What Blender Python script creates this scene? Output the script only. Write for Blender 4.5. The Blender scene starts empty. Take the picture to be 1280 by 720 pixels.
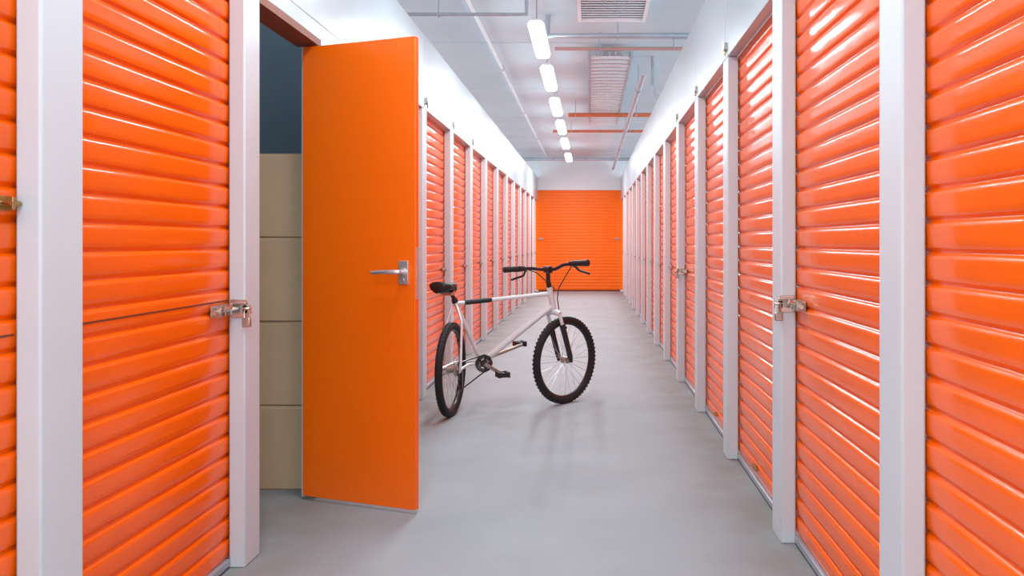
import bpy, bmesh, math, random
from mathutils import Vector, Matrix
random.seed(4)
S = bpy.context.scene
COL = S.collection
R = math.radians
CAMH = 1.15
VPX, VPY, F = 737.0, 303.0, 1000.0
XL, XR = -1.217, 0.73          # corridor faces of the posts
REC = 0.058                    # depth of a post in front of the curtains
YEND = 18.8

# ------------------------------------------------------------------ materials
def mat(name, col, rough=0.5, metal=0.0, noise=0.0, nscale=6.0, coat=0.0, bump=0.0, bscale=60.0,
        stretch=(1,1,1), emit=None, spec=0.5):
    m = bpy.data.materials.new(name); m.use_nodes = True
    nt = m.node_tree; b = nt.nodes['Principled BSDF']
    b.inputs['Base Color'].default_value = (*col, 1)
    b.inputs['Roughness'].default_value = rough
    b.inputs['Metallic'].default_value = metal
    b.inputs['Coat Weight'].default_value = coat
    b.inputs['Coat Roughness'].default_value = 0.15
    b.inputs['Specular IOR Level'].default_value = spec
    tc = nt.nodes.new('ShaderNodeTexCoord'); mp = nt.nodes.new('ShaderNodeMapping')
    mp.inputs['Scale'].default_value = stretch
    nt.links.new(tc.outputs['Object'], mp.inputs['Vector'])
    n = nt.nodes.new('ShaderNodeTexNoise'); n.inputs['Scale'].default_value = nscale
    n.inputs['Detail'].default_value = 5
    nt.links.new(mp.outputs['Vector'], n.inputs['Vector'])
    cr = nt.nodes.new('ShaderNodeValToRGB')
    k = noise
    cr.color_ramp.elements[0].position = 0.3; cr.color_ramp.elements[1].position = 0.7
    cr.color_ramp.elements[0].color = (*[c*(1-k) for c in col], 1)
    cr.color_ramp.elements[1].color = (*[min(1, c*(1+k)) for c in col], 1)
    nt.links.new(n.outputs['Fac'], cr.inputs['Fac'])
    nt.links.new(cr.outputs['Color'], b.inputs['Base Color'])
    if bump:
        n2 = nt.nodes.new('ShaderNodeTexNoise'); n2.inputs['Scale'].default_value = bscale
        n2.inputs['Detail'].default_value = 4
        nt.links.new(mp.outputs['Vector'], n2.inputs['Vector'])
        bp = nt.nodes.new('ShaderNodeBump'); bp.inputs['Strength'].default_value = bump
        bp.inputs['Distance'].default_value = 0.01
        nt.links.new(n2.outputs['Fac'], bp.inputs['Height'])
        nt.links.new(bp.outputs['Normal'], b.inputs['Normal'])
    if emit:
        b.inputs['Emission Color'].default_value = (*emit[0], 1)
        b.inputs['Emission Strength'].default_value = emit[1]
    return m

M = {
 'orange': mat('orange_paint', (0.95, 0.128, 0.001), 0.17, noise=0.06, nscale=2.5, bump=0.15, bscale=7, stretch=(1,1,3), spec=0.45),
 'orange_end': mat('orange_end_paint', (0.98, 0.175, 0.002), 0.4, noise=0.04, nscale=2.5, spec=0.3),
 'orange_flat': mat('orange_flat_paint', (0.98, 0.145, 0.001), 0.30, noise=0.03, nscale=2, spec=0.5),
 'seam': mat('seam_dark', (0.16, 0.035, 0.006), 0.6, noise=0.1),
 'lintel': mat('lintel_brown', (0.22, 0.05, 0.012), 0.55, noise=0.1),
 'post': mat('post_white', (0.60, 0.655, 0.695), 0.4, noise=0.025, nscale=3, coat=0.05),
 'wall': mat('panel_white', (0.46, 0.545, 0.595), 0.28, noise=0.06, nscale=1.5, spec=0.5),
 'wallend': mat('end_wall_brightened', (0.76, 0.84, 0.88), 0.5, noise=0.03, nscale=1.5),  # paler than the side panels: brightness painted in instead of stronger far lamps
 'floor': mat('painted_concrete', (0.335, 0.375, 0.395), 0.6, noise=0.07, nscale=2.2, bump=0.05, bscale=40, spec=0.15),
 'ceil': mat('ceiling_grey', (0.53, 0.63, 0.695), 0.7, noise=0.06, nscale=1.2),
 'galv': mat('galvanised', (0.42, 0.47, 0.53), 0.42, metal=0.4, noise=0.1, nscale=10),
 'duct': mat('duct_grey', (0.46, 0.51, 0.57), 0.5, metal=0.2, noise=0.06, nscale=10),
 'red': mat('red_pipe_paint', (0.62, 0.17, 0.08), 0.45, noise=0.06),
 'chrome': mat('chrome', (0.66, 0.63, 0.58), 0.22, metal=0.9, noise=0.12, nscale=30),
 'steel': mat('worn_steel', (0.46, 0.43, 0.38), 0.33, metal=0.85, noise=0.22, nscale=40),
 'brightsteel': mat('bright_steel', (0.68, 0.69, 0.71), 0.3, metal=0.8, noise=0.06, nscale=40),
 'brass': mat('brass', (0.42, 0.28, 0.11), 0.4, metal=1.0, noise=0.1, nscale=30),
 'dark': mat('dark_rubber', (0.012, 0.013, 0.014), 0.55, noise=0.2, nscale=20),
 'seal': mat('grey_seal', (0.09, 0.085, 0.08), 0.7, noise=0.2, nscale=20),
 'black': mat('black_paint', (0.012, 0.012, 0.014), 0.3, noise=0.15, nscale=20, coat=0.2),
 'tyre': mat('tyre_rubber', (0.008, 0.008, 0.009), 0.7, noise=0.2, nscale=60, bump=0.3, bscale=120),
 'bikewhite': mat('bicycle_white', (0.72, 0.73, 0.75), 0.22, noise=0.02, coat=0.5),
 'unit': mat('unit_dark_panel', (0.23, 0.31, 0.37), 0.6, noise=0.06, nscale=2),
 'card': mat('cardboard', (0.62, 0.44, 0.275), 0.85, noise=0.05, nscale=5, bump=0.04, bscale=80),
 'tape': mat('packing_tape', (0.48, 0.34, 0.19), 0.4, noise=0.05),
 'lamp': mat('lamp_diffuser', (0.95, 0.97, 1.0), 0.4, emit=((0.93, 0.98, 1.0), 5.0)),
 'lampbody': mat('lamp_housing', (0.80, 0.84, 0.87), 0.4, noise=0.02),
}
# shade and orange door bounce painted as mottled brown into the floor's sides
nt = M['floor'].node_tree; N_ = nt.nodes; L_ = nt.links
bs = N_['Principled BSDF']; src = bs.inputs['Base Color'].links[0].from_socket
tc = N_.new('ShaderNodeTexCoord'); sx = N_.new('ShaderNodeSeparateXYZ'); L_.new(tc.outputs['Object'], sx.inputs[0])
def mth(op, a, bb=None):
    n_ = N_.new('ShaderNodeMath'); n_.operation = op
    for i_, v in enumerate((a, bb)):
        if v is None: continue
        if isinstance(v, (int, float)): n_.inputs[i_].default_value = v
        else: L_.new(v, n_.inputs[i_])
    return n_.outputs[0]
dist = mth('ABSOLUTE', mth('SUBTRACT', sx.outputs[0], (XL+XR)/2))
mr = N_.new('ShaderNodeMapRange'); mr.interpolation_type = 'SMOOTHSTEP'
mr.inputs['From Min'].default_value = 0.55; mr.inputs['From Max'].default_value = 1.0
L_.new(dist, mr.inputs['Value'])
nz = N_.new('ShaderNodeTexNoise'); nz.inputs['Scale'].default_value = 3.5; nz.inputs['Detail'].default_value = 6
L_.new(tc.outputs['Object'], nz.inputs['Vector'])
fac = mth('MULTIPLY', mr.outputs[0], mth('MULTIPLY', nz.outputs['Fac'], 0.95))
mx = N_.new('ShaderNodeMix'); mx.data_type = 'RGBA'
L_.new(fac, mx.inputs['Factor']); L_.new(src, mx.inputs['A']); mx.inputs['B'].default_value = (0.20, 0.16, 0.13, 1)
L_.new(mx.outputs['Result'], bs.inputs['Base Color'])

# ------------------------------------------------------------------ mesh helpers
def box(bm, x0, x1, y0, y1, z0, z1):
    vs = [bm.verts.new((x, y, z)) for x in (x0, x1) for y in (y0, y1) for z in (z0, z1)]
    a = vs
    for f in ((0,1,3,2),(4,6,7,5),(0,4,5,1),(2,3,7,6),(0,2,6,4),(1,5,7,3)):
        bm.faces.new([a[i] for i in f])

def obox(bm, c, ax, ay, az, hx, hy, hz):
    c = Vector(c); ax, ay, az = Vector(ax).normalized()*hx, Vector(ay).normalized()*hy, Vector(az).normalized()*hz
    a = [bm.verts.new(c + ax*i + ay*j + az*k) for i in (-1,1) for j in (-1,1) for k in (-1,1)]
    for f in ((0,1,3,2),(4,6,7,5),(0,4,5,1),(2,3,7,6),(0,2,6,4),(1,5,7,3)):
        bm.faces.new([a[i] for i in f])

def tube(bm, pts, r, n=10, closed=False, radii=None):
    P = [Vector(p) for p in pts]; N = len(P)
    rings = []; prev = None
    for i in range(N):
        if closed: t = (P[(i+1) % N] - P[i-1])
        elif i == 0: t = P[1]-P[0]
        elif i == N-1: t = P[-1]-P[-2]
        else: t = (P[i+1]-P[i]).normalized() + (P[i]-P[i-1]).normalized()
        t.normalize()
        if prev is None:
            u = t.orthogonal().normalized()
        else:
            u = prev - t*prev.dot(t); u.normalize()
        prev = u; v = t.cross(u)
        rr = radii[i] if radii else r
        rings.append([bm.verts.new(P[i] + (u*math.cos(2*math.pi*k/n) + v*math.sin(2*math.pi*k/n))*rr) for k in range(n)])
    for i in range(N if closed else N-1):
        A, B = rings[i], rings[(i+1) % N]
        for k in range(n):
            bm.faces.new((A[k], A[(k+1) % n], B[(k+1) % n], B[k]))
    if not closed:
        bm.faces.new(rings[0][::-1]); bm.faces.new(rings[-1])

def ring(bm, c, e1, e2, Rr, r, n=48, m=10, flat=1.0):
    """torus round c in the plane e1,e2"""
    c = Vector(c); e1 = Vector(e1).normalized(); e2 = Vector(e2).normalized(); ax = e1.cross(e2)
    rs = []
    for i in range(n):
        a = 2*math.pi*i/n; d = e1*math.cos(a) + e2*math.sin(a)
        rs.append([bm.verts.new(c + d*(Rr + r*math.cos(2*math.pi*k/m)) + ax*(r*flat*math.sin(2*math.pi*k/m))) for k in range(m)])
    for i in range(n):
        A, B = rs[i], rs[(i+1) % n]
        for k in range(m):
            bm.faces.new((A[k], A[(k+1) % m], B[(k+1) % m], B[k]))

def root_loc(o):
    v = Vector((0,0,0))
    while o is not None:
        v += o.location; o = o.parent
    return v

def obj(name, bm, m, parent=None, bevel=0.0, smooth=True, loc=None, angle=35):
    """bm is in world coordinates; origin goes to loc (or the parent's root)"""
    bmesh.ops.recalc_face_normals(bm, faces=bm.faces[:])
    off = root_loc(parent) if parent else Vector(loc or (0,0,0))
    bmesh.ops.translate(bm, verts=bm.verts[:], vec=-off)
    me = bpy.data.meshes.new(name); bm.to_mesh(me); bm.free()
    if smooth:
        for p in me.polygons: p.use_smooth = True
        me.set_sharp_from_angle(angle=R(angle))
    o = bpy.data.objects.new(name, me); COL.objects.link(o)
    me.materials.append(m)
    if parent: o.parent = parent
    else: o.location = off
    if bevel:
        b = o.modifiers.new('bevel', 'BEVEL'); b.width = bevel; b.segments = 2; b.limit_method = 'ANGLE'
    return o

def tag(o, label, cat, group=None):
    o['label'] = label; o['category'] = cat
    if group: o['group'] = group
    return o

def thing(name, label, cat, loc=(0,0,0), group=None):
    o = bpy.data.objects.new(name, None); COL.objects.link(o)
    o.location = loc; o.empty_display_size = 0.1
    return tag(o, label, cat, group)

def struct(name, bm, m, label=None, **kw):
    o = obj(name, bm, m, **kw); o['kind'] = 'structure'
    if label: o['label'] = label
    return o

def NB(): return bmesh.new()

def P(px, py, Y):
    return Vector(((px-VPX)*Y/F, Y, CAMH-(py-VPY)*Y/F))

ORD = ['nearest', 'second', 'third', 'fourth', 'fifth', 'sixth', 'seventh', 'eighth', 'ninth', 'tenth',
       'eleventh', 'twelfth', 'thirteenth', 'fourteenth', 'fifteenth', 'sixteenth']

# ------------------------------------------------------------------ layout along the corridor
right_posts = []                       # (near, far)
y = 0.84
while y < YEND - 0.3:
    right_posts.append((y-0.148, y)); y += 1.18
left_posts = [(0.56, 0.70), (1.775, 1.925), (2.825, 2.955)]
y = 4.80
while y < YEND - 0.2:
    left_posts.append((y-0.148, y)); y += 1.18
HEAD = 2.135
WTOP = 2.68
CEIL = 3.15
OPEN0, OPEN1, OPENH = 2.955, 3.625, 2.035

# ------------------------------------------------------------------ shell
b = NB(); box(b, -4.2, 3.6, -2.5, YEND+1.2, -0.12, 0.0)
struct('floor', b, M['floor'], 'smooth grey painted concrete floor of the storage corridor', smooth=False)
b = NB(); box(b, -4.2, 3.6, -2.5, YEND+1.2, CEIL, CEIL+0.12)
for k in range(9):
    yy = -1.6 + k*2.4
    box(b, -4.2, 3.6, yy, yy+0.04, CEIL-0.006, CEIL)
struct('ceiling', b, M['ceil'], 'grey ceiling above the corridor', smooth=False)

# wall panels over the doors, seamed at each post
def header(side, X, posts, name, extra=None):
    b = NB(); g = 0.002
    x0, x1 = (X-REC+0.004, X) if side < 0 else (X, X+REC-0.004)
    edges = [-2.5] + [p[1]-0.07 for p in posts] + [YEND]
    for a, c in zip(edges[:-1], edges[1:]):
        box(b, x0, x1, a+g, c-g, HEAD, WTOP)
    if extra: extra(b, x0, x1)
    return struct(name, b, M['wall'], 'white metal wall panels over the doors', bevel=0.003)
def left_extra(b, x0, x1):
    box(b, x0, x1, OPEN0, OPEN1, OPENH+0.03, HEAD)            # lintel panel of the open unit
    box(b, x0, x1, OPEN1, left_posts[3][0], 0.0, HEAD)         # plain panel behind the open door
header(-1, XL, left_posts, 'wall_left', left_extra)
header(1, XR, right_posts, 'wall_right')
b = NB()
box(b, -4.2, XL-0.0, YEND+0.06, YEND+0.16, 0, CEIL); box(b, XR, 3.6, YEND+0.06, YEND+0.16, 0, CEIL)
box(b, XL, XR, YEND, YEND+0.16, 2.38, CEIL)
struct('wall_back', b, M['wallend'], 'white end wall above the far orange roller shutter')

n = 0
for side, X, posts in ((-1, XL, left_posts), (1, XR, right_posts)):
    for (a, c) in posts:
        n += 1
        b = NB()
        xa, xb = (X-REC, X) if side < 0 else (X, X+REC)
        box(b, xa, xb, a, c, 0, HEAD)
        struct('trim_%d' % n, b, M['post'], 'white metal door post on the %s wall' % ('left' if side < 0 else 'right'),
               bevel=0.006, loc=((xa+xb)/2, (a+c)/2, 0))
# jamb on the hinge side and the brown lintel of the open unit
n += 1
b = NB(); box(b, XL-REC-0.03, XL-REC+0.004, OPEN1, OPEN1+0.05, 0, OPENH)
struct('trim_%d' % n, b, M['post'], 'hinge jamb of the open unit', loc=(XL-REC, OPEN1, 0))
n += 1
b = NB(); box(b, XL-REC-0.05, XL, OPEN0, OPEN1, OPENH, OPENH+0.03)
struct('trim_%d' % n, b, M['lintel'], 'brown lintel edge over the open unit doorway', loc=(XL-REC, OPEN0, OPENH))

# inside of the open unit
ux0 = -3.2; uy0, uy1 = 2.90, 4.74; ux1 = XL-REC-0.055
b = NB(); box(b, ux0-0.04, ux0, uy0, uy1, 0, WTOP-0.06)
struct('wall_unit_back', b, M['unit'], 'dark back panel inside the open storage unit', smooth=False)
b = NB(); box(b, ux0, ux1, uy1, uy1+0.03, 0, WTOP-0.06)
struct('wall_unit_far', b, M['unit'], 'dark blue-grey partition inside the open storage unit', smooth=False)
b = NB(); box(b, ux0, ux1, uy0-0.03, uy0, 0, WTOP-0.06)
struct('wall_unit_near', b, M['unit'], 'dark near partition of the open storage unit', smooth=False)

# ------------------------------------------------------------------ roller doors
PITCH = 0.073; AMP = 0.0115
def curtain_profile(z0, z1, amp=AMP):
    pts = []; nr = int(round((z1-z0)/PITCH)); p = (z1-z0)/nr
    sec = ((0.0, 0.0), (0.03, 0.05), (0.09, 0.62), (0.14, 0.80), (0.34, 0.90), (0.56, 0.97), (0.74, 1.0), (0.84, 0.96), (0.91, 0.42), (0.96, 0.05))
    for i in range(nr):
        for t, d in sec:
            pts.append((z0+(i+t)*p, amp*d))
    pts.append((z1, 0))
    return pts
def side_curtain(side, X, y0, y1, z0=0.03, z1=HEAD+0.02):
    b = NB(); xb = X + side*(REC+0.003+AMP)
    pr = curtain_profile(z0, z1)
    nseg = 4
    cols = []
    for s in range(nseg+1):
        yy = y0 + (y1-y0)*s/nseg
        cols.append([b.verts.new((xb - side*d, yy, z)) for z, d in pr])
    for A, B in zip(cols[:-1], cols[1:]):
        for i in range(len(pr)-1):
            b.faces.new((A[i], A[i+1], B[i+1], B[i]))
    return b

def make_latch(root, side, X, yj, z, metal='chrome', size='big'):
    """slide bolt: plate on the curtain just before the far jamb yj, keeper at the post corner"""
    s = -side                                    # towards the corridor
    xf = X + side*(REC+0.001)                    # crest of the curtain
    def bx(b, xa, xc, *r): box(b, min(xa, xc), max(xa, xc), *r)
    if size == 'small':
        b = NB()
        bx(b, xf, xf+s*0.005, yj-0.10, yj-0.012, z-0.016, z+0.016)
        bx(b, xf, xf+s*0.022, yj-0.085, yj-0.075, z-0.014, z+0.014)
        bx(b, xf, xf+s*0.022, yj-0.035, yj-0.025, z-0.014, z+0.014)
        la = obj('latch', b, M['steel' if metal == 'chrome' else metal], root, bevel=0.002)
        b = NB(); xr = xf + s*0.014
        tube(b, [(xr, yj-0.11, z), (xr, yj-0.004, z)], 0.006, 10)
        tube(b, [(xr, yj-0.06, z), (xr+s*0.022, yj-0.06, z)], 0.005, 8)
        obj('bolt', b, M[metal], la)
        return
    b = NB()
    bx(b, xf, xf+s*0.005, yj-0.135, yj-0.012, z-0.019, z+0.019)
    for y0_, y1_ in ((-0.128, -0.116), (-0.092, -0.082), (-0.052, -0.040)):
        bx(b, xf, xf+s*0.032, yj+y0_, yj+y1_, z-0.017, z+0.017)
    for dy in (-0.132, -0.018):
        for dz in (-0.014, 0.014):
            tube(b, [(xf+s*0.004, yj+dy, z+dz), (xf+s*0.009, yj+dy, z+dz)], 0.004, 8)
    la = obj('latch', b, M['steel'], root, bevel=0.002); la['label'] = 'worn metal slide latch'
    b = NB()
    xr = xf + s*0.020
    tube(b, [(xr, yj-0.15, z), (xr, yj-0.008, z)], 0.008, 12)
    tube(b, [(xr, yj-0.104, z), (xr+s*0.026, yj-0.104, z+0.012)], 0.0055, 10)
    tube(b, [(xr+s*0.024, yj-0.104, z+0.011), (xr+s*0.036, yj-0.104, z+0.016)], 0.009, 12)
    obj('bolt', b, M['chrome'], la)
    # hasp on the near face of the post, reaching past its corner
    b = NB()
    bx(b, xf+s*0.010, X+s*0.012, yj-0.007, yj-0.001, z-0.030, z+0.034)
    bx(b, X-s*0.006, X+s*0.026, yj-0.007, yj-0.001, z-0.016, z+0.014)
    bx(b, xf+s*0.030, X+s*0.012, yj-0.026, yj-0.007, z+0.018, z+0.024)
    ring(b, (X+s*0.014, yj-0.018, z+0.004), (1,0,0), (0,1,0), 0.012, 0.0042, 20, 8)
    obj('keeper', b, M[metal], la, bevel=0.0015)

def make_padlock(label, x, y, z, s, metal='brass'):
    t = thing('padlock', label, 'padlock', (x, y, z-0.062), 'padlocks on the door latches')
    b = NB(); box(b, x-0.014, x+0.014, y-0.009, y+0.009, z-0.062, z-0.030)
    tube(b, [(x, y-0.0095, z-0.048), (x, y+0.0095, z-0.048)], 0.006, 14)
    obj('body', b, M[metal], t, bevel=0.004)
    b = NB()
    pts = [(x-0.009, y, z-0.032)] + [(x-0.009*math.cos(a), y, z-0.008+0.009*math.sin(a)) for a in [math.pi*i/8 for i in range(9)]] + [(x+0.009, y, z-0.032)]
    tube(b, pts, 0.003, 8)
    obj('shackle', b, M['chrome'], t)

def roller(side, X, ya, yb, idx, label, group, seam=False, latch_z=0.92, metal='chrome', lower=False, latch='big'):
    s = -side
    xb = X + side*(REC+0.003+AMP)
    root = thing('roller_shutter', label, 'shutter', (xb, (ya+yb)/2, 0), group)
    y_end = yb + (0.0655 if yb < YEND-0.5 else 0.03)
    obj('curtain', side_curtain(side, X, ya-0.064, y_end), M['orange'], root, angle=50)
    b = NB()
    x0, x1 = sorted((xb, xb+s*0.022)); box(b, x0, x1, ya+0.002, yb-0.002, 0.008, 0.034)
    obj('bottom_bar', b, M['galv'], root, bevel=0.004)
    b = NB(); x0, x1 = sorted((xb+s*0.004, xb+s*0.020)); box(b, x0, x1, ya+0.004, yb-0.004, 0.0, 0.010)
    obj('bottom_seal', b, M['seal'], root)
    if seam:
        b = NB(); x0, x1 = sorted((xb+s*0.004, xb+s*(AMP+0.0012)))
        box(b, x0, x1, ya, yb, 0.9425, 0.9475)
        obj('seam', b, M['seam'], root)
    if latch: make_latch(root, side, X, yb, latch_z, metal, latch)
    if lower:
        b = NB(); xf = xb+s*AMP
        x0, x1 = sorted((xf, xf+s*0.018)); box(b, x0, x1, yb-0.47, yb-0.42, 0.078, 0.096)
        tube(b, [(xf+s*0.012, yb-0.50, 0.087), (xf+s*0.012, yb-0.40, 0.087)], 0.006, 10)
        obj('floor_bolt', b, M['brass'], root)
    return root

GR = 'orange roller shutters along the right wall'
GL = 'orange roller shutters along the left wall'
for i in range(len(right_posts)):
    ya = right_posts[i][1]
    yb = right_posts[i+1][0] if i+1 < len(right_posts) else YEND-0.06
    if yb-ya < 0.3: continue
    if i == 0: lb = 'orange ribbed roller shutter nearest the camera on the right wall'
    elif i == 1: lb = 'second orange roller shutter from the camera on the right, latch and padlock at mid height'
    else: lb = 'orange ribbed roller shutter, %s from the camera on the right wall' % ORD[i]
    roller(1, XR, ya, yb, i, lb, GR, seam=False, latch_z=0.915, lower=i in (2, 3),
           latch='big' if i in (1, 4) else ('small' if i > 4 else None))
make_padlock('small padlock hanging from the latch of the second roller shutter on the right', XR-0.014, right_posts[2][0]-0.018, 0.915, -1, 'steel')
make_padlock('small padlock hanging from the latch of the fifth roller shutter on the right', XR-0.014, right_posts[5][0]-0.018, 0.915, -1, 'steel')

lspans = [(left_posts[0][1], left_posts[1][0]), (left_posts[1][1], left_posts[2][0])]
for i in range(3, len(left_posts)):
    ya = left_posts[i][1]; yb = left_posts[i+1][0] if i+1 < len(left_posts) else YEND-0.06
    if yb-ya > 0.3: lspans.append((ya, yb))
for i, (ya, yb) in enumerate(lspans):
    if i == 0: lb = 'sliver of orange roller shutter cut by the left picture edge, with brassy bolt'
    elif i == 1: lb = 'wide orange ribbed roller shutter with dark mid seam, between two near left posts'
    elif i == 2: lb = 'orange roller shutter mostly hidden behind the open swing door on the left'
    else: lb = 'orange ribbed roller shutter, %s beyond the open swing door on the left wall' % (['', '', ''] + ['first'] + ORD[1:])[i]
    roller(-1, XL, ya, yb, i, lb, GL, seam=i < 2, latch_z=1.235 if i == 0 else 0.915, metal='brass' if i == 0 else 'chrome',
           latch='big' if i == 1 else 'small')
make_padlock('small padlock hanging from the latch left of the open unit', XL+0.014, left_posts[2][0]-0.018, 0.915, 1, 'steel')

# far roller door at the end of the corridor
root = thing('roller_shutter', 'wide orange roller shutter closing the far end of the corridor', 'shutter', ((XL+XR)/2, YEND+0.05, 0))
b = NB(); pr = curtain_profile(0.03, 2.40, 0.005)
A = [b.verts.new((XL-0.055, YEND+0.045-d, z)) for z, d in pr]; B = [b.verts.new((XR+0.055, YEND+0.045-d, z)) for z, d in pr]
for i in range(len(pr)-1): b.faces.new((A[i], A[i+1], B[i+1], B[i]))
obj('curtain', b, M['orange_end'], root, angle=50)
b = NB(); box(b, XL+0.01, XR-0.01, YEND+0.02, YEND+0.045, 0.0, 0.035); obj('bottom_bar', b, M['seam'], root)
for xx in (XL+0.07, XR-0.09):
    b = NB(); box(b, xx-0.04, xx+0.04, YEND+0.010, YEND+0.026, 1.205, 1.255); tube(b, [(xx-0.07, YEND+0.002, 1.23), (xx+0.07, YEND+0.002, 1.23)], 0.011, 10)
    la = obj('latch', b, M['steel'], root)

# ------------------------------------------------------------------ open swing door
H0 = Vector((-1.283, 3.575, 0)); H1 = Vector((-0.735, 3.375, 0))
u = (H1-H0); DW = u.length; u.normalize(); nrm = Vector((u.y, -u.x, 0))      # nrm points to the camera
if nrm.y > 0: nrm = -nrm
up = Vector((0,0,1)); DZ0, DZ1 = 0.018, 2.022
sd = thing('swing_door', 'flat orange hinged door standing open into the corridor, steel lever handle', 'door', H0)
b = NB(); th = 0.014
obox(b, H0 + u*(DW/2) - nrm*th + up*((DZ0+DZ1)/2), u, nrm, up, DW/2, th, (DZ1-DZ0)/2)
obj('leaf', b, M['orange_flat'], sd, bevel=0.003)
b = NB()
obox(b, H0 + u*(DW+0.0008) - nrm*th + up*1.02, u, nrm, up, 0.0012, 0.009, 0.11)
obj('lock_plate', b, M['brightsteel'], sd)
for sgn in (1, -1):
    o0 = H0 + u*(DW-0.055) + up*1.022 - nrm*(0 if sgn > 0 else 2*th)
    nn = nrm*sgn
    b = NB()
    obox(b, o0 + nn*0.004, u, nn, up, 0.023, 0.005, 0.050)
    tube(b, [o0 + nn*0.009 - up*0.032, o0 + nn*0.012 - up*0.032], 0.008, 14)
    hp = obj('handle', b, M['brightsteel'], sd, bevel=0.003)
    b = NB()
    tube(b, [o0 + nn*0.008 + up*0.004, o0 + nn*0.020 + up*0.004], 0.016, 16)
    tube(b, [o0 + nn*0.015 + up*0.004, o0 + nn*0.048 + up*0.004, o0 + nn*0.055 - u*0.012 + up*0.004, o0 + nn*0.055 - u*0.06 + up*0.003, o0 + nn*0.053 - u*0.125], 0.010, 12,
         radii=[0.010, 0.010, 0.0105, 0.0095, 0.0085])
    obj('lever', b, M['brightsteel'], hp)
for hz in (0.25, 1.02, 1.8):
    hc_ = H0 - nrm*(2*th+0.004) + u*0.004
    b = NB(); tube(b, [hc_ + up*(hz-0.05), hc_ + up*(hz+0.05)], 0.006, 12)
    obj('hinge', b, M['steel'], sd)

# ------------------------------------------------------------------ cardboard boxes in the unit
BX0, BX1, BY0, BY1, BH = -1.93, -1.315, 3.72, 4.25, 0.390
pos = ['lowest', 'second from bottom', 'third from bottom', 'topmost']
for k in range(4):
    dx = (0, 0.006, -0.004, 0.003)[k]; dy = (0, 0.004, -0.002, 0.005)[k]
    z0 = k*(BH+0.0015)
    t = thing('cardboard_box', 'plain tan cardboard box, %s of the stack inside the open unit' % pos[k], 'box',
              ((BX0+BX1)/2+dx, (BY0+BY1)/2+dy, z0), 'stacked cardboard boxes')
    b = NB(); box(b, BX0+dx, BX1+dx, BY0+dy, BY1+dy, z0, z0+BH-0.006)
    obj('carton', b, M['card'], t, bevel=0.006)
    b = NB()
    ym = (BY0+BY1)/2+dy
    box(b, BX0+dx+0.002, BX1+dx-0.002, BY0+dy+0.002, ym-0.001, z0+BH-0.0065, z0+BH-0.001)
    obj('flap', b, M['card'], t)
    b = NB()
    box(b, BX0+dx+0.002, BX1+dx-0.002, ym+0.001, BY1+dy-0.002, z0+BH-0.0065, z0+BH-0.001)
    obj('flap', b, M['card'], t)
    b = NB()
    box(b, BX0+dx-0.0008, BX1+dx+0.0008, ym-0.025, ym+0.025, z0+BH-0.09, z0+BH-0.0004)
    obj('tape', b, M['tape'], t)

# ------------------------------------------------------------------ bicycle
WR = 0.31
rh = Vector((-0.918, 5.30, WR)); fh = Vector((-0.175, 5.72, WR))
def head(deg): return Vector((math.sin(R(deg)), math.cos(R(deg)), 0))
hr = head(6); hf = head(42)
axr = Vector((hr.y, -hr.x, 0)); axf = Vector((hf.y, -hf.x, 0))
BB = P(602, 453, 5.60)
ST = Vector((-0.915, 5.425, 0.755)); HT = P(687, 361, 5.66); HB = P(692, 387, 5.68)
bike = thing('bicycle', 'white bicycle with black tyres standing in the corridor, front wheel turned', 'bicycle', ((rh.x+fh.x)/2, (rh.y+fh.y)/2, 0))
b = NB()
tube(b, [BB + (ST-BB)*t for t in (0, .5, 1)], 0.0155, 14)
tube(b, [ST - up*0.02, HT - up*0.035], 0.0145, 14)
tube(b, [BB, HB + up*0.035], 0.0225, 16)
tube(b, [HT + (HT-HB)*0.08, HB - (HT-HB)*0.05], 0.021, 16)
bbax = Vector((head(50).y, -head(50).x, 0))
tube(b, [BB - bbax*0.04, BB + bbax*0.04], 0.022, 16)
# chain stays and seat stays
tube(b, [rh + axr*0.065, rh + axr*0.062 + hr*0.20, BB + bbax*0.02], 0.010, 10)
tube(b, [rh - axr*0.065, rh - axr*0.060 + hr*0.24, rh - axr*0.025 + hr*0.345, BB - bbax*0.02], 0.010, 10)
for s in (1, -1):
    tube(b, [rh + axr*0.065*s, Vector((rh.x, rh.y, 0)) + hr*0.085 + axr*0.05*s + up*0.62, ST + axr*0.012*s - up*0.02], 0.008, 10)
    obox(b, rh + axr*0.065*s, hr, axr, up, 0.022, 0.004, 0.022)
obj('frame', b, M['bikewhite'], bike)

def wheel(c, h, ax):
    e1, e2 = h, up
    b = NB(); ring(b, c, e1, e2, 0.262, 0.011, 56, 8, 1.1)
    w = obj('wheel', b, M['black'], bike)
    b = NB(); ring(b, c, e1, e2, WR-0.025, 0.0252, 64, 12)
    for i in range(64):                       # tread knobs
        a = 2*math.pi*i/64; d = e1*math.cos(a)+e2*math.sin(a); tg = -e1*math.sin(a)+e2*math.cos(a)
        for s in (-1, 1):
            obox(b, c + d*(WR-0.007) + ax*s*0.013, d, tg, ax, 0.005, 0.007, 0.006)
    obj('tyre', b, M['tyre'], w)
    b = NB(); tube(b, [c - ax*0.05, c - ax*0.03, c - ax*0.028, c + ax*0.028, c + ax*0.03, c + ax*0.05], 0.02, 14, radii=[0.010, 0.010, 0.024, 0.024, 0.010, 0.010])
    obj('hub', b, M['steel'], w)
    b = NB()
    for i in range(28):
        a = 2*math.pi*i/28; s = 1 if i % 2 else -1; a2 = a + (0.5 if (i//2) % 2 else -0.5)
        d = e1*math.cos(a)+e2*math.sin(a); d2 = e1*math.cos(a2)+e2*math.sin(a2)
        tube(b, [c + d2*0.021 + ax*0.027*s, c + d*0.254], 0.0013, 5)
    obj('spokes', b, M['brightsteel'], w)
    return w
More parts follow.
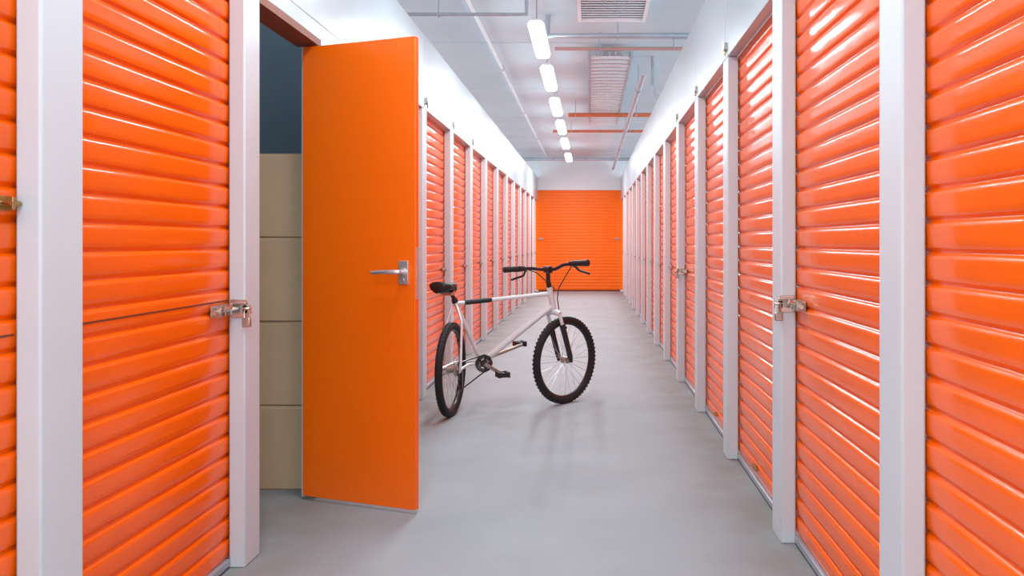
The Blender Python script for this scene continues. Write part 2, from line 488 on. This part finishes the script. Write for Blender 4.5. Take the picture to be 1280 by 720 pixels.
wr = wheel(rh, hr, axr); wf = wheel(fh, hf, axf)
# rear sprockets and derailleur
b = NB()
for i, rr in enumerate((0.045, 0.038, 0.031)):
    ring(b, rh + axr*(0.034+0.007*i), hr, up, rr, 0.004, 32, 6)
obj('sprockets', b, M['steel'], wr)
b = NB()
obox(b, rh + axr*0.068 - up*0.07 + hr*0.01, hr, axr, up, 0.014, 0.008, 0.055)
ring(b, rh + axr*0.06 - up*0.125 + hr*0.012, hr, up, 0.018, 0.006, 18, 6)
obj('derailleur', b, M['black'], bike)
# fork
b = NB(); cr = HB - up*0.03
tube(b, [cr - axf*0.062, cr - axf*0.03 + up*0.012, cr + axf*0.03 + up*0.012, cr + axf*0.062], 0.020, 12)
for s in (1, -1):
    tube(b, [cr + axf*0.06*s, cr.lerp(fh, 0.4) + axf*0.06*s], 0.013, 12)
fk = obj('fork', b, M['bikewhite'], bike)
for s in (1, -1):
    b = NB()
    tube(b, [cr.lerp(fh, 0.22) + axf*0.06*s, cr.lerp(fh, 0.26) + axf*0.06*s, cr.lerp(fh, 0.9) + axf*0.06*s, fh + axf*0.058*s - up*0.01], 0.02, 12, radii=[0.023, 0.021, 0.019, 0.014])
    obj('fork_leg', b, M['black'], fk)
b = NB(); tube(b, [cr.lerp(fh, 0.30) - axf*0.06 + hf*0.03, cr.lerp(fh, 0.25) - axf*0.03 + hf*0.04, cr.lerp(fh, 0.25) + axf*0.03 + hf*0.04, cr.lerp(fh, 0.30) + axf*0.06 + hf*0.03], 0.010, 10)
obj('fork_brace', b, M['black'], fk)
# stem, bar, grips, levers
C = P(685, 337, 5.60)
b = NB(); tube(b, [HT, HT + (HT-HB)*0.42], 0.018, 14); tube(b, [HT + (HT-HB)*0.36, C], 0.016, 12)
tube(b, [C - axf*0.028, C + axf*0.028], 0.024, 14)
obj('stem', b, M['black'], bike)
hx = Vector((0.87, -0.49, 0)); hb = Vector((0.49, 0.87, 0))
def bar(t, z, back=0): return C + hx*t + up*z - hb*back
b = NB(); pts = [bar(-0.34, -.006, .045), bar(-0.22, .002, .02), bar(-0.13, .006, 0), bar(-0.06, 0), bar(0.06, 0.004), bar(0.13, .036, 0), bar(0.22, .046, .02), bar(0.345, .052, .045)]
tube(b, pts, 0.0125, 12)
obj('handlebar', b, M['black'], bike)
for s in (-1, 1):
    p0 = pts[0] if s < 0 else pts[-1]; p1 = pts[1] if s < 0 else pts[-2]
    b = NB(); tube(b, [p0 + (p0-p1)*0.05, p0 + (p0-p1)*0.02, p0.lerp(p1, .5), p1.lerp(p0, -0.0)], 0.018, 12, radii=[0.018, 0.023, 0.020, 0.022])
    obj('grip', b, M['dark'], bike)
    b = NB()
    q = p1 - (p0-p1)*0.15
    tube(b, [q, q + hb*0.035 - up*0.015], 0.012, 10)
    tube(b, [q + hb*0.035 - up*0.015, q + (p0-p1)*0.25 + hb*0.06 - up*0.05, q + (p0-p1)*1.0 + hb*0.055 - up*0.075], 0.008, 8)
    tube(b, [q - (p0-p1)*0.1, q + (p0-p1)*0.12], 0.019, 12)
    obj('brake_lever', b, M['black'], bike)
    b = NB()
    tube(b, [q + hb*0.03, q + hb*0.09 - up*0.03 - hx*s*0.06, HT + hb*0.09 - hx*(-s)*0.02 + up*0.0, (HT+HB)/2 + hb*0.045 + hx*s*0.02, HB + hb*0.04 + hx*s*0.02], 0.004, 7)
    obj('cable', b, M['black'], bike)
# saddle
b = NB(); sp = (ST-BB).normalized()
tube(b, [ST - sp*0.05, ST + sp*0.07], 0.0135, 12)
tube(b, [ST - sp*0.012, ST + sp*0.012], 0.022, 14)
obj('seat_post', b, M['black'], bike)
hs = head(22); axs = Vector((hs.y, -hs.x, 0)); sc = ST + sp*0.095 + up*0.004 - hs*0.01 - axs*0.01
prof = [(-0.118, 0.040, .034), (-0.11, 0.064, .042), (-0.085, 0.080, .040), (-0.045, 0.074, .030), (0.0, 0.046, .020), (0.05, 0.030, .014), (0.095, 0.023, .010), (0.115, 0.012, .002)]
b = NB(); rings = []
for d, w, h in prof:
    rr = []
    for k in range(12):
        a = 2*math.pi*k/12; ca, sa = math.cos(a), math.sin(a)
        rr.append(b.verts.new(sc + hs*(d-0.01) + axs*w*ca + up*(h*0.5 + (0.028 if sa > 0 else 0.048 if d < -0.03 else 0.034)*sa)))
    rings.append(rr)
for A, B in zip(rings[:-1], rings[1:]):
    for k in range(12): b.faces.new((A[k], A[(k+1) % 12], B[(k+1) % 12], B[k]))
b.faces.new(rings[0][::-1]); b.faces.new(rings[-1])
sa_ = obj('saddle', b, M['dark'], bike, angle=70)
b = NB()
for s in (-1, 1):
    tube(b, [sc - hs*0.10 + axs*0.03*s, sc - hs*0.05 + axs*0.022*s - up*0.036, sc + hs*0.04 + axs*0.02*s - up*0.036, sc + hs*0.09 + axs*0.008*s], 0.004, 8)
obox(b, sc - up*0.04 + hs*0.005 + axs*0.01, hs, axs, up, 0.022, 0.028, 0.010)
obj('saddle_rail', b, M['steel'], sa_)
# crankset
hc = head(66); axc = Vector((hc.y, -hc.x, 0))
b = NB()
cc = BB + axc*0.055
for rr, th_ in ((0.052, 0.006), (0.04, 0.005)): ring(b, cc, hc, up, rr, th_, 44, 6)
for i in range(5):
    a = 2*math.pi*i/5; d = hc*math.cos(a) + up*math.sin(a)
    tube(b, [cc + d*0.01, cc + d*0.053], 0.008, 8)
tube(b, [cc - axc*0.012, cc + axc*0.012], 0.026, 20)
for i in range(36):
    a = 2*math.pi*i/36; d = hc*math.cos(a) + up*math.sin(a); tube(b, [cc + d*0.056, cc + d*0.064], 0.003, 5)
ck = obj('crankset', b, M['black'], bike)
for s in (-1, 1):
    dv = hc*0.325 + up*0.10 if s == -1 else hc*0.112 - up*0.072
    a0 = BB + axc*0.07*s
    b = NB(); tube(b, [a0, a0 + dv], 0.011, 10, radii=[0.016, 0.012])
    arm = obj('crank_arm', b, M['steel'], ck)
    e = a0 + dv + axc*0.06*s
    b = NB()
    tube(b, [a0 + dv, e + axc*0.04*s], 0.006, 8)
    for q in (-1, 1):
        obox(b, e + hc*0.032*q, axc, hc, up, 0.046, 0.008, 0.018)
    for q in (-1, 1):
        obox(b, e + axc*0.043*q, axc, hc, up, 0.005, 0.035, 0.015)
    obox(b, e, axc, hc, up, 0.04, 0.012, 0.013)
    obj('pedal', b, M['dark'], arm)
b = NB()
r0 = rh + axr*0.05
tube(b, [cc + up*0.06, r0 + up*0.042, r0 - hr*0.043, r0 - up*0.042, rh + axr*0.06 - up*0.14 + hr*0.012, cc - up*0.06, cc + hc*0.042 - up*0.042, cc + hc*0.06, cc + hc*0.042 + up*0.042], 0.005, 6, closed=True)
obj('chain', b, M['black'], bike)
# pad strapped on the top tube behind the saddle nose
t0 = ST - up*0.02; t1 = HT - up*0.035
b = NB(); tube(b, [t0.lerp(t1, .10), t0.lerp(t1, .12), t0.lerp(t1, .36), t0.lerp(t1, .38)], 0.02, 12, radii=[0.015, 0.017, 0.017, 0.015])
obj('tube_pad', b, M['dark'], bike)

# ------------------------------------------------------------------ lights
LX = -0.43; LZ = 2.85
ly = [-1.3, 0.75, 2.75, 4.85, 6.9, 8.5, 10.3, 12.1, 14.1, 16.4]
vis = ['first visible', 'second', 'third', 'fourth', 'fifth', 'farthest']
for i, yy in enumerate(ly):
    lab = ('white linear ceiling light, %s from the front along the corridor' % vis[i-4]) if i >= 4 else 'white linear ceiling light above the camera, number %s back' % ORD[i]
    t = thing('ceiling_light', lab, 'ceiling light', (LX, yy, LZ), 'linear ceiling lights down the corridor')
    b = NB()
    box(b, LX-0.045, LX+0.045, yy-0.48, yy+0.48, LZ+0.070, LZ+0.092)
    obj('housing', b, M['lampbody'], t, bevel=0.006)
    b = NB()
    sec = [(-0.050, 0.070), (-0.066, 0.045), (-0.062, 0.018), (-0.04, 0.0), (0.04, 0.0), (0.062, 0.018), (0.066, 0.045), (0.050, 0.070)]
    ns = len(sec)
    A = [b.verts.new((LX+x, yy-0.50, LZ+z)) for x, z in sec]; B = [b.verts.new((LX+x, yy+0.50, LZ+z)) for x, z in sec]
    for k in range(ns): b.faces.new((A[k], A[(k+1) % ns], B[(k+1) % ns], B[k]))
    b.faces.new(A[::-1]); b.faces.new(B)
    obj('diffuser', b, M['lamp'], t)
    for s in (-1, 1):
        b = NB(); box(b, LX-0.045, LX+0.045, yy+s*0.488-0.008, yy+s*0.488+0.008, LZ+0.068, LZ+0.094)
        obj('end_cap', b, M['lampbody'], t, bevel=0.003)
        b = NB(); tube(b, [(LX, yy+s*0.4, LZ+0.09), (LX, yy+s*0.4, CEIL)], 0.006, 8)
        obj('hanger', b, M['galv'], t)
    far = 3.0 if i == len(ly)-1 else (1.6 if i >= len(ly)-3 else (1.2 if i >= 4 else 1.0))
    ld = bpy.data.lights.new('lamp', 'AREA'); ld.shape = 'RECTANGLE'; ld.size = 0.10; ld.size_y = 1.0
    ld.energy = 21*far; ld.color = (0.85, 0.955, 1.0)
    lo = bpy.data.objects.new('lamp', ld); COL.objects.link(lo); lo.location = (0, 0, -0.008); lo.parent = t

# ------------------------------------------------------------------ ceiling services
def pipe(name, label, pts, r, m, group=None, hang=()):
    t = thing(name, label, 'pipe', pts[0], group)
    b = NB(); tube(b, pts, r, 12); obj('tube', b, m, t)
    for h in hang:
        b = NB(); tube(b, [(h[0], h[1], h[2]), (h[0], h[1], CEIL)], 0.006, 8); ring(b, h, (1,0,0) if abs(pts[1][1]-pts[0][1]) > abs(pts[1][0]-pts[0][0]) else (0,1,0), (0,0,1), r+0.004, 0.005, 20, 6)
        obj('hanger', b, M['galv'], t)
    return t
G = 'ceiling pipes'
pipe('conduit', 'thin grey conduit crossing the ceiling left of the first light', [(-3.4, 6.35, 2.96), (-0.5, 6.35, 2.96), (-0.5, 6.35, CEIL)], 0.018, M['galv'], G, [(-1.2, 6.35, 2.96), (-2.6, 6.35, 2.96)])
pipe('pipe', 'grey pipe crossing the ceiling right of the first light', [(-0.37, 7.05, CEIL), (-0.37, 7.05, 2.97), (0.95, 7.05, 2.97), (2.4, 7.05, 2.97)], 0.028, M['galv'], G, [(0.25, 7.05, 2.97), (1.4, 7.05, 2.97)])
pipe('pipe', 'thinner reddish pipe just behind the first grey cross pipe', [(-0.33, 7.6, 2.99), (0.95, 7.6, 2.99), (2.4, 7.6, 2.99)], 0.017, mat('faded_red', (0.50, 0.30, 0.27), 0.5, noise=0.05), G, [(0.1, 7.6, 2.99), (0.8, 7.6, 2.99)])
pipe('sprinkler_pipe', 'orange-red sprinkler pipe crossing the corridor near the third light', [(-0.30, 11.3, 2.95), (0.72, 11.3, 2.95), (2.0, 11.3, 2.95)], 0.03, M['red'], G, [(-0.2, 11.3, 2.95), (0.66, 11.3, 2.95)])
pipe('sprinkler_pipe', 'slim orange-red sprinkler pipe crossing just beyond the thicker one', [(-0.6, 13.1, 2.97), (0.72, 13.1, 2.97), (2.0, 13.1, 2.97)], 0.022, M['red'], G, [(-0.3, 13.1, 2.97), (0.66, 13.1, 2.97)])
pipe('pipe', 'grey pipe crossing near the far end wall', [(-2.0, 17.4, 2.96), (2.0, 17.4, 2.96)], 0.035, M['galv'], G, [(-0.8, 17.4, 2.96), (0.70, 17.4, 2.96)])
pipe('pipe', 'long grey pipe running the corridor above the right shutters', [(0.55, 8.1, 2.865), (0.55, YEND-0.1, 2.865)], 0.028, M['duct'], G, [(0.55, y_, 2.865) for y_ in (9.0, 12.2, 14.5, 16.5)])
pipe('conduit', 'long thin conduit running the ceiling beside the left wall', [(-0.98, -1.0, 3.10), (-0.98, YEND-0.1, 3.10)], 0.014, M['lampbody'], G, [(-0.98, y_, 3.10) for y_ in (3, 6, 9, 12, 15)])
pipe('drop_pipe', 'vertical pipe dropping from the ceiling to the right wall top', [(0.68, 8.6, CEIL), (0.68, 8.6, 2.82), (0.70, 8.6, 2.75), (0.75, 8.6, 2.70), (0.75, 8.6, WTOP)], 0.022, M['galv'], G)
# ribbed vent
t = thing('air_vent', 'pale ribbed air vent panel on the ceiling at the top of the view', 'vent', (0.2, 6.62, 3.02))
b = NB(); box(b, -0.08, 0.46, 6.28, 6.88, 3.08, CEIL); obj('duct_box', b, M['duct'], t)
b = NB()
for a in ((-0.10, -0.07, 6.26, 6.90), (0.45, 0.48, 6.26, 6.90), (-0.07, 0.45, 6.26, 6.29), (-0.07, 0.45, 6.87, 6.90)): box(b, *a, 3.05, 3.10)
obj('rim', b, M['lampbody'], t)
for k in range(9):
    yy = 6.315 + k*0.066
    b = NB(); obox(b, (0.19, yy, 3.07), (1,0,0), (0,1,0.6), (0,-0.6,1), 0.258, 0.026, 0.004)
    obj('slat', b, M['lampbody'], t)
# cable tray
t = thing('cable_tray', 'grey ladder cable tray hung under the ceiling right of the lights', 'cable tray', (0.2, 8.0, 3.02))
for xx in (0.0, 0.42):
    b = NB(); box(b, xx-0.012, xx+0.012, 8.0, 12.6, 3.01, 3.08); obj('rail', b, M['galv'], t)
for k in range(26):
    yy = 8.1 + k*0.175
    b = NB(); box(b, 0.012, 0.408, yy, yy+0.05, 3.015, 3.035); obj('rung', b, M['lampbody'], t)
for k in range(3):
    for xx in (0.0, 0.42):
        yy = 8.4+k*1.9
        b = NB(); tube(b, [(xx, yy, 3.07), (xx, yy, CEIL)], 0.007, 8); obj('hanger', b, M['galv'], t)
for j, xx in enumerate((0.08, 0.13, 0.2, 0.26, 0.33)):
    b = NB(); tube(b, [(xx, 8.0, 3.048), (xx+0.01, 9.5, 3.048), (xx-0.008, 11, 3.048), (xx, 12.6, 3.048)], 0.012, 8)
    obj('cable', b, M['duct'], t)

# small sensors above the doors
for k, p in enumerate(right_posts[3:6]):
    yy = p[0]+0.03; z = 2.19
    t = thing('door_sensor', 'small brown sensor on the right wall above the %s post' % ORD[k+2], 'sensor', (XR, yy, z), 'small sensors over the doors')
    b = NB(); box(b, XR-0.018, XR+0.004, yy-0.02, yy+0.02, z-0.02, z+0.02); obj('case', b, M['steel'], t, bevel=0.004)
    b = NB(); tube(b, [(XR-0.008, yy, z-0.018), (XR-0.012, yy, z-0.045)], 0.005, 8); obj('lead', b, M['brass'], t)
for k, p in enumerate([left_posts[3]] + left_posts[4:7]):
    yy = p[1]-0.03; z = 2.30 if k == 0 else 2.20
    t = thing('door_sensor', 'small grey sensor on the left wall above the %s post past the open unit' % (['first'] + ORD[1:])[k], 'sensor', (XL, yy, z), 'small sensors over the doors')
    b = NB(); box(b, XL-0.004, XL+0.018, yy-0.02, yy+0.02, z-0.025, z+0.025); obj('case', b, M['steel'], t, bevel=0.004)
    b = NB(); tube(b, [(XL+0.008, yy, z-0.018), (XL+0.014, yy, z-0.05)], 0.005, 8); obj('lead', b, M['dark'], t)

# ------------------------------------------------------------------ world, camera, colour
w = bpy.data.worlds.new('world'); S.world = w; w.use_nodes = True
bg = w.node_tree.nodes['Background']; bg.inputs['Color'].default_value = (0.82, 0.93, 1.0, 1); bg.inputs['Strength'].default_value = 2.2
cd = bpy.data.cameras.new('camera'); cd.sensor_width = 36; cd.lens = F/1280*36
cd.shift_x = -(VPX-640)/1280; cd.shift_y = -(360-VPY)/1280
cd.clip_start = 0.05
co = bpy.data.objects.new('camera', cd); COL.objects.link(co)
co.location = (0, 0, CAMH); co.rotation_euler = (R(90), 0, 0)
S.camera = co
S.view_settings.view_transform = 'Standard'
S.view_settings.look = 'None'
S.view_settings.exposure = 0.21
